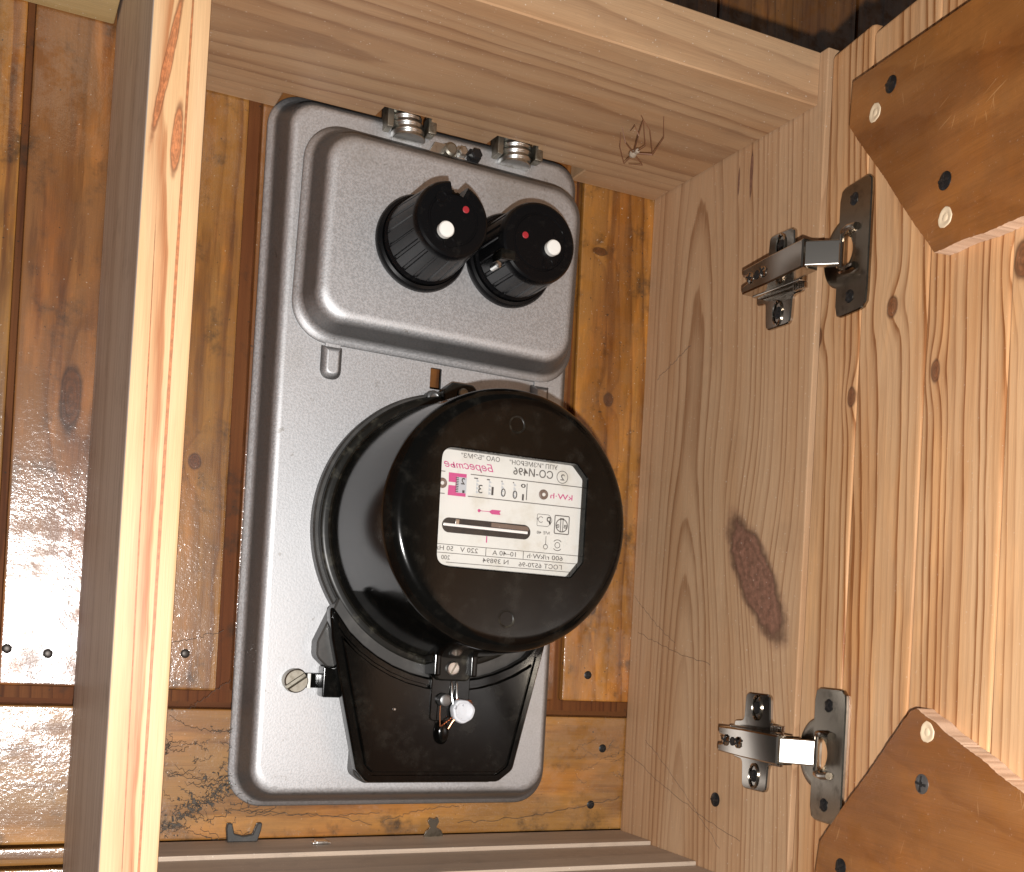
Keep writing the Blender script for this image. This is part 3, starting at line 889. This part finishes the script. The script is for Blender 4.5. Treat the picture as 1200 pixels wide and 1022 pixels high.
for x, z in ((293.5, 78.6), (231.0, 78.7)):
    mb = MB(); mb.lathe([(2.9, PR), (2.9, PR + .3), (2.2, PR + .6), (1.2, PR + .3)], x, z, 24); mb.build("rivet", M_gearbrown, label)
    mb = MB(); mb.lathe([(1.1, PR + .2), (1.0, PR + .6), (.4, PR + .7)], x + .1, z, 14); mb.build("rivet", M_label, label)
# register digits
DG = PR
rect("printed_rule", 282.6, 283.1, 74.4, 83.8, M_ink)
for ch, x, z, wd_, ht in (("1", 281.2, 73.9, 1.15, 3.8), ("0", 277.0, 74.4, 2.9, 4.9), ("0", 269.7, 74.8, 2.9, 4.9), ("1", 262.2, 75.0, 1.3, 4.9), ("3", 255.4, 75.4, 2.6, 4.9)):
    text(ch, x, z, ht, wd_, M_ink, bold=.0)
text("0", 282.0, 81.2, 2.2, 3.0, M_ink, bold=.02)
for x, wd_ in ((274.6, .7), (267.4, .7), (259.6, 1.8), (252.4, 2.4)):
    rect("printed_mark", x - wd_, x, 83.1, 83.7, M_ink)
for x in (252.0, 259.6, 267.4, 275.0):
    mb = MB()
    for k in range(4):
        z = 75.0 + k * 2.1
        mb.loops([[V(x - .5, PR, z), V(x + 1.3, PR, z + .5), V(x + .2, PR, z + 1.5), V(x - .5, PR, z + 1.9)]], False, True)
    mb.build("counter_tick", M_drumgrey, label)
quad("printed_block", [(234.7, 85.0), (245.4, 85.0), (245.4, 72.4), (234.7, 72.4), (234.9, 78.0), (239.0, 78.0), (239.0, 79.8), (234.9, 79.8)], M_pink)
rect("drum", 239.6, 245.6, 74.3, 83.0, M_drumgrey, PR + .06)
text("2", 244.6, 79.2, 3.6, 2.4, M_ink, bold=.02, h=PR + .14); text("1", 244.6, 74.4, 1.6, 1.4, M_ink, h=PR + .14)
for k in range(9):
    rect("printed_mark", 239.0, 240.8, 74.6 + k * .95, 75.1 + k * .95, M_ink, PR + .14)
rect("printed_rule", 229.3, 232.6, 85.0, 85.5, M_inkthin); rect("printed_rule", 229.6, 232.9, 72.8, 73.3, M_inkthin)
# arrow
quad("printed_arrow", [(260.0, 65.6), (262.0, 66.9), (267.6, 66.9), (266.6, 65.7), (267.4, 64.4), (262.0, 64.3)], M_pink)
rect("printed_rule", 254.4, 260.2, 65.45, 65.8, M_pink); ringline(254.1, 65.6, .5, .9, M_pink, n=12)
# disc slot
so = rrect(232.4, 286.6, 51.9, 60.2, 4.1, 8)
mb = MB(); mb.loops([[V(x, PR, z) for x, z in so]], False, True); mb.build("slot", M_dark, label)
mb = MB(); mb.loops([[V(x, PR + .05, z) for x, z in polyround([(262, 57.2, .3), (285.8, 57.0, 1.5), (285.0, 59.3, 1.6), (262, 59.6, .3)], 4)]], False, True); mb.build("gear", M_gearbrown, label)
mb = MB(); mb.box(233, 284.6, PR + .06, PR + .9, 55.4, 57.0, .35, f=lambda x, h, z: V(x, h, z - .0 if x < 270 else z - .4)); mb.build("disc", M_disc, label)
mb = MB(); mb.box(240.2, 242.4, PR + .06, PR + .5, 57, 59.6, .2); mb.build("pivot", M_zinc, label)
rect("printed_mark", 259.3, 260.0, 48.2, 51.8, M_pink)
# marks
t2 = polyround([(290.3, 67.4, .8), (298.2, 67.4, 2), (300.6, 64.0, 3), (297.6, 60.4, 2), (290.3, 60.4, .8)], 5)
def outline(poly, wdt, mat):
    mb = MB()
    o_ = [mb.bm.verts.new(V(x, PR, z)) for x, z in poly]; i_ = [mb.bm.verts.new(V(x, PR, z)) for x, z in inset(poly, wdt)]
    mb.ring(o_, i_); return mb.build("printed_mark", mat, label)
outline(t2, .3, M_inkthin); text('Р', 299.2, 61.8, 4.2, 2.7, M_inkthin, bold=.03); ringline(292.8, 64.2, 1.6, .35, M_inkthin, 40, 320); text('т', 291.4, 63.8, 1.5, 1.6, M_inkthin)
outline(rrect(301.5, 311.4, 56.8, 67.8, .9, 3), .6, M_inkthin)
ringline(306.4, 62.0, 3.7, .6, M_inkthin); rect("printed_mark", 305.1, 307.7, 65.4, 66.2, M_inkthin)
for dx in (-.75, .75): rect("printed_mark", 306.4 + dx - .25, 306.4 + dx + .25, 58.4, 65.6, M_inkthin)
text('в', 309.6, 60.5, 2.6, 1.9, M_inkthin, bold=.02); text('е', 304.9, 60.5, 2.6, 1.9, M_inkthin, bold=.02)
text('МЕ 48', 298.8, 56.0, 1.7, 8.2, M_inkthin)
rect("printed_mark", 296.5, 296.9, 50.2, 55.0, M_inkthin); ringline(296.7, 48.9, 1.3, .4, M_inkthin)
ringline(304.3, 50.4, 1.6, .4, M_inkthin); ringline(304.3, 50.4, 3.1, .45, M_inkthin, 40, 140); ringline(304.3, 50.4, 3.1, .45, M_inkthin, 220, 320)
for z in (45.3, 40.6, 35.5): rect("printed_rule", 229.6 if z > 36 else 236.0, 318.2 if z > 36 else 316.0, z - .18, z + .18, M_inkthin)
rect("printed_rule", 259.4, 259.8, 40.7, 45.3, M_inkthin); rect("printed_rule", 282.7, 283.1, 40.7, 45.3, M_inkthin)
text('600 r/kW·h', 308.2, 41.7, 2.7, 22.8, M_inkthin); text('10–40 A', 278.2, 41.7, 2.7, 14.6, M_inkthin)
text('220 V', 254.8, 41.8, 2.7, 10.8, M_inkthin); text('50 Hz', 239.9, 42.0, 2.6, 10.2, M_inkthin)
text('ГОСТ 6570-96', 307.9, 36.5, 2.6, 27.6, M_inkthin); text('N 39894', 273.9, 37.0, 2.6, 16.0, M_inkthin); text('200', 238.2, 37.0, 2.4, 5.2, M_inkthin)

# lugs that hold the cover
def lug(poly, h0, h1, mat, name="cover_lug", bev=1.):
    mb = MB(); mb.loops([[V(x, h0, z) for x, z in poly], [V(x, h1 - bev, z) for x, z in poly], [V(x, h1, z) for x, z in inset(poly, bev)]], False, True)
    return mb.build(name, mat, meter)
lug(polyround([(259, 138, 2), (283, 138, 2), (283, 147, 4), (278, 152, 3), (264, 152, 3), (258, 146, 4)], 4), 24, 38, M_bake2)
lug(polyround([(244, 132, 2), (262, 138, 2), (261, 146, 4), (252, 146.5, 4), (247, 140, 3)], 4), 23.2, 30, M_bakegrey, "base_lug")
mb = MB(); mb.lathe([(3.4, 37.8), (3.4, 39.4), (2.6, 40)], 271, 145.5, 18); mb.build("screw_cap", M_dull, meter)
mb = MB(); mb.lathe([(4.2, 30.0), (4.2, 31.4), (3.0, 31.8), (1.8, 31.2)], 254.5, 142, 20); mb.build("washer", M_greyscrew, meter)
lug(polyround([(255.5, -18, 1), (260.5, -33, 4), (281.5, -33, 4), (286.5, -18, 1), (281, -12, 1), (262, -12, 1)], 4), 30, 48.5, M_bake2)
for s in (-1, 1):
    mb = MB(); mb.box(271 + s * 12 - 2.2, 271 + s * 12 + 2.2, 36, 53, -30, -8, 1.2, f=lambda x, h, z, s=s: V(x + (-(z + 30)) * -.0, h - (z + 30) * -.0, z)); mb.build("lug_rib", M_bake, meter)
mb = MB(); mb.lathe([(4.3, 48.4), (4.3, 49.6), (3.6, 50.4), (1.6, 50.6)], 270.3, -25.2, 24); scr = mb.build("lug_screw", M_zinc, meter)
mb = MB(); mb.box(-4.0, 4.0, 0, .35, -.55, .55, 0, f=lambda x, h, z: V(270.3 + x * .5 - z * .86, 50.45 + h, -25.2 + x * .86 + z * .5)); mb.build("slot", M_dull, scr)
# terminal cover
arc = []
for k in range(12):
    a = math.radians(225 + (304.0 - 225) * k / 11)
    arc.append((271 + 91.5 * math.cos(a), 58.7 + 91.5 * math.sin(a), 3))
P4 = [(338.4, 0.5, 6)] + arc[::-1] + [(192.0, 12.5, 9), (195.0, -10, 12), (214.4, -88, 5), (221.5, -95.8, 6), (308.5, -95.8, 7), (318.2, -88.5, 7)]
mb = MB()
stp = [(0, 35.0), (0, 40.8), (.4, 41.8), (1.2, 42.5), (4.2, 42.5), (4.5, 40.9), (6.0, 40.9), (6.3, 43.2), (6.9, 43.8)]
mb.loops([[V(x, h, z) for x, z in round_inset(P4, d)] for d, h in stp], False, True)
mb.build("terminal_cover", M_bake, meter)
# locking tab, sealing post and bead
lug(polyround([(258.5, -30, 1), (258.5, -58, 3.5), (275, -58, 3.5), (284, -50, 3), (284, -30, 1)], 4), 43.6, 45.1, M_bake, "locking_tab", .6)
mb = MB(); mb.lathe([(4.2, 44), (4.2, 48), (3.6, 50), (2.0, 50.8)], 266.5, -44.8, 22); mb.build("seal_post", M_greyscrew, meter)
mb = MB(); mb.lathe([(4.6, 42.8), (4.6, 46), (3.4, 48.6), (1.6, 49.4)], 0, 0, 22, f=lambda x, h, z: V(266.8 + x * .95, h, -65 + z * 1.55)); mb.build("seal_loop", M_bake, meter)
mb = MB(); mb.lathe([(1.1, 43), (1.0, 44.4), (.5, 44.9)], 235.8, -51.3, 14); mb.build("screw_tip", M_zinc, meter)
# side clamp with a slotted screw
clampb = MB(); clampb.box(181, 203, 24.4, 27.6, -41.0, -32.2, .8); clampb.box(193, 206, 24.4, 36, -46.0, -27.5, 1.2)
clampb.build("clamp", M_bake, meter)
mb = MB()
for s in (-1, 1):
    pts = []
    for k in range(17):
        a = math.pi * k / 16
        pts.append((6.9 * math.cos(a), s * (1.0 + 6.0 * math.sin(a))))
    ca, sa = math.cos(.62), math.sin(.62)
    pts = [(178.4 + x * ca - z * sa, -37 + x * sa + z * ca) for x, z in pts]
    mb.loops([[V(x, 24, z) for x, z in pts], [V(x, 30.4, z) for x, z in pts], [V(x, 31.4, z) for x, z in inset(pts, .7)]], False, True)
mb.lathe([(6.9, 23.4), (6.9, 28.4)], 178.4, -37, 24)
mb.build("slotted_screw", M_dull, meter)
mb = MB(); mb.box(185.6, 187.6, 27.6, 28.6, -41.4, -32.4, .3); mb.build("washer", M_white, meter)

# ------------------------------------------------------------------ the seal
seal = empty("seal", V(277, 46, -52))
tag(seal, "whitish round seal on twisted copper wires over the terminal cover", "seal")
mb = MB()
def sm(a, r, h): return r * (1 + .035 * math.sin(3 * a + 1) + .02 * math.sin(7 * a))
tl = lambda x, h, z: V(x, h + (x - 278) * .08 - (z + 51) * .06, z)
mb.lathe([(6.2, 46.2), (7.3, 47), (7.4, 50), (6.8, 51.2), (5.6, 51.6), (4.8, 51.0), (1.5, 50.7)], 278.2, -51.2, 36, f=tl, rmod=sm)
mb.build("disc", M_lead, seal)
def wire(pts, r, mat):
    mb = MB(); mb.tube([V(*p) for p in pts], r, 6); mb.build("wire", mat, seal)
wire([(271.4, 44.8, -31.5), (271.3, 46.4, -36), (271.4, 47.5, -43), (272.6, 48, -49)], .42, M_tin)
wire([(274.6, 44.8, -31.5), (274.7, 46.4, -36), (274.5, 47.5, -43), (275.0, 48, -48)], .42, M_tin)
def twist(a, b, n, r, amp, mat):
    a, b = Vector(a), Vector(b)
    for ph in (0, math.pi):
        pts = []
        for k in range(n * 6 + 1):
            t_ = k / (n * 6)
            p = a.lerp(b, t_)
            pts.append((p.x + amp * math.cos(t_ * n * 6.28 + ph), p.y + amp * math.sin(t_ * n * 6.28 + ph), p.z + amp * .6 * math.sin(t_ * n * 6.28 + ph)))
        wire(pts, r, mat)
twist((274, 48.5, -44), (283, 49.5, -44.6), 4, .28, .4, M_copper)
twist((283, 49.5, -44.6), (285.4, 49, -49), 2, .28, .4, M_copper)
wire([(264.2, 47, -46), (264.0, 47.5, -54), (264.4, 48, -61)], .34, M_copper)
twist((264.4, 48.4, -61), (272.5, 48.6, -54.5), 3, .3, .45, M_copper)
wire([(269.6, 47.5, -63), (272.4, 48, -58), (274.6, 48.6, -55)], .32, M_copper)

# ------------------------------------------------------------------ clips lying on the bottom board
mb = MB()
cl = polyround([(274, -137, .5), (275, -132, 2), (277.5, -129.5, 1), (275.5, -126, 1), (277, -123.5, 1.2), (280, -124.5, .8), (282.5, -123, 1.2), (283, -126, 1), (281, -129.5, 1), (285.5, -132, 2.5), (288, -137, .5)], 4)
f_cl = lambda x, h, z: V(x, h + 3 * math.cos((z + 128) / 5.), z)
mb.loops([[f_cl(x, 6, z) for x, z in cl], [f_cl(x, 7.2, z) for x, z in cl]], True, True)
o = mb.build("metal_clip", M_dull, loc=V(278, 6, -136), angle=50)
tag(o, "small dull metal clip leaning on the wall below the panel's middle", "clip")
mb = MB()
cu = polyround([(148.5, -136, .5), (147.5, -128, 1), (148, -124.8, 1), (150.8, -124.6, 1.2), (152.5, -131.0, 1), (158, -132.6, 2), (163.5, -131.6, 1), (166, -125, 1.2), (169, -124.6, 1), (168.5, -129, 1), (166.5, -136, .5)], 4)
mb.loops([[V(x, 5, z) for x, z in cu], [V(x, 7, z) for x, z in cu], [V(x, 7.6, z) for x, z in inset(cu, .6)]], True, True)
o = mb.build("metal_clip", M_bakegrey, loc=V(158, 5, -136))
tag(o, "dark two-pronged metal clip standing at the wall near the cobweb", "clip")
mb = MB(); mb.box(197, 208, 17, 22, -135.9, -134.6, .5); mb.box(199, 206, 16, 23, -135.9, -133.9, .5)
o = mb.build("metal_scrap", M_zinc, loc=V(202, 19, -136))
tag(o, "tiny shiny metal scrap lying on the bottom board", "scrap")

# ------------------------------------------------------------------ spider under the top board
sp_c = (361.4, 77.3, 304)
spd = empty("spider", V(*sp_c))
tag(spd, "long-legged pale spider hanging under the top board", "spider")
mb = MB()
mb.lathe([(.4, 73.5), (1.9, 74.5), (2.5, 76.5), (1.9, 78.5), (1.2, 79.5), (1.6, 80.9), (1.4, 82.5), (.4, 83.5)], 361.4, 304, 14, cap0=True)
def bez(p, n=5):
    return p
legs = [[(361.4, 77.3, 304), (348.3, 104.1, 302), (343.9, 116.7, 306), (344.8, 111.9, 311)], [(361.4, 77.3, 304), (360.4, 92.7, 303), (348.7, 108.8, 309)], [(361.4, 77.3, 304), (370.6, 84.8, 303), (355.0, 106.3, 306), (348.7, 108.7, 310)], [(361.4, 77.3, 304), (371.2, 83.8, 303), (365.9, 104.8, 305), (357.3, 117.5, 311)], [(361.4, 77.3, 304), (361.9, 64.8, 302), (350.7, 78.2, 305), (346.9, 85.2, 311)], [(361.4, 77.3, 304), (372.9, 69.2, 302), (369.6, 57.6, 306)], [(361.4, 77.3, 304), (347.9, 89.8, 303), (343.7, 91.9, 311)], [(361.4, 77.3, 304), (346.8, 107.1, 301), (343.6, 107.5, 306), (350.7, 90.1, 311)]]
body = mb.build("body", M_spiderbody, spd)
for l in legs:
    mb = MB()
    pts = []
    for i in range(len(l) - 1):
        for k in range(4):
            t_ = k / 4
            pts.append(Vector(l[i]).lerp(Vector(l[i + 1]), t_))
    pts.append(Vector(l[-1]))
    mb.tube([V(*p) for p in pts], .48, 5, .22)
    mb.build("leg", M_spider, spd)

# ------------------------------------------------------------------ cobwebs and dust
mb = MB()
def strand(a, b, sag, r, jit=1.2, n=16, hz=None):
    a, b = Vector(a), Vector(b)
    pts = []
    for k in range(n + 1):
        t_ = k / n
        p = a.lerp(b, t_); p.z -= sag * 4 * t_ * (1 - t_)
        p.x += (random.random() - .5) * jit; p.z += (random.random() - .5) * jit; p.y += random.random() * jit * .6
        pts.append(V(*p))
    mb.tube(pts, r, 3)
R = random.random
for k in range(60):      # the corner below the panel's lower left
    x, z = 105 + R() * 60, -130 + R() * 62
    strand((x, 1, z), (x + (R() - .3) * 34, 1.5 + R() * 3, z + (R() - .6) * 16), R() * 3, .10 + R() * .09, 2.6)
for k in range(50):      # clotted dust along the wall's foot
    t_ = R()
    x, z = 112 + t_ * 46, -128 + t_ * 34
    strand((x, 1, z), (x + (R() - .5) * 14, 1 + R() * 3, z + (R() - .5) * 12), R(), .16 + R() * .12, 2.6, 9)
for k in range(260):     # fluff and grit caught in the web
    t_ = R() ** .8
    x, z = 106 + t_ * 52 + (R() - .5) * 16, -131 + t_ * 40 + (R() - .5) * 14
    r_ = .18 + R() ** 3 * .9
    c_ = V(x, 1 + R() * 3, z)
    vs = [mb.bm.verts.new(c_ + Vector((R() - .5, R() - .5, R() - .5)) * r_ * .004) for _ in range(4)]
    for f_ in ((0, 1, 2), (0, 1, 3), (0, 2, 3), (1, 2, 3)): mb.bm.faces.new([vs[i_] for i_ in f_])
for a, b, s in (((122, 1, -58), (146, 3, -40), -1), ((150, 1.5, -117), (245, 2, -121), 2), ((150, 1.5, -118), (200, 2, -113), -1), ((160, 2, -121), (240, 2, -128), -3),
                ((245, 1.5, -127), (300, 2, -117), -2), ((97, 2, -20), (140, 2, -10), 1), ((300, 2, -128), (420, 6, -112), 3), ((112, 2, -62), (147, 3, -70), 3)):
    strand(a, b, s, .14, 2.0, 34)
for k in range(14):
    x = 380 + R() * 42; z = -100 + R() * 26
    strand((x, 1, z), (x + R() * 20, 2 + R() * 6, z + (R() - .5) * 14), R() * 3, .08, 1.6)
for a, b, s in (((424, 12, 4), (424, 100, -14), 5), ((424, 4, 30), (424, 60, -2), 6), ((424, 6, -80), (424, 140, -118), 8), ((424, 30, -70), (424, 120, -126), -6), ((424, 20, 180), (424, 60, 196), 0)):
    a, b = Vector(a), Vector(b); pts = []
    for k in range(25):
        t_ = k / 24; p = a.lerp(b, t_)
        pts.append(V(423.6 - R() * .5, p.y + (R() - .5) * 1.4, p.z - s * 4 * t_ * (1 - t_) * .4 + (R() - .5) * 1.4))
    mb.tube(pts, .11, 3)
o = mb.build("cobweb", M_web, loc=V(150, 0, -120), kind="stuff", recalc=False, wn=False)
tag(o, "dusty cobweb strands over the wall foot and side board")
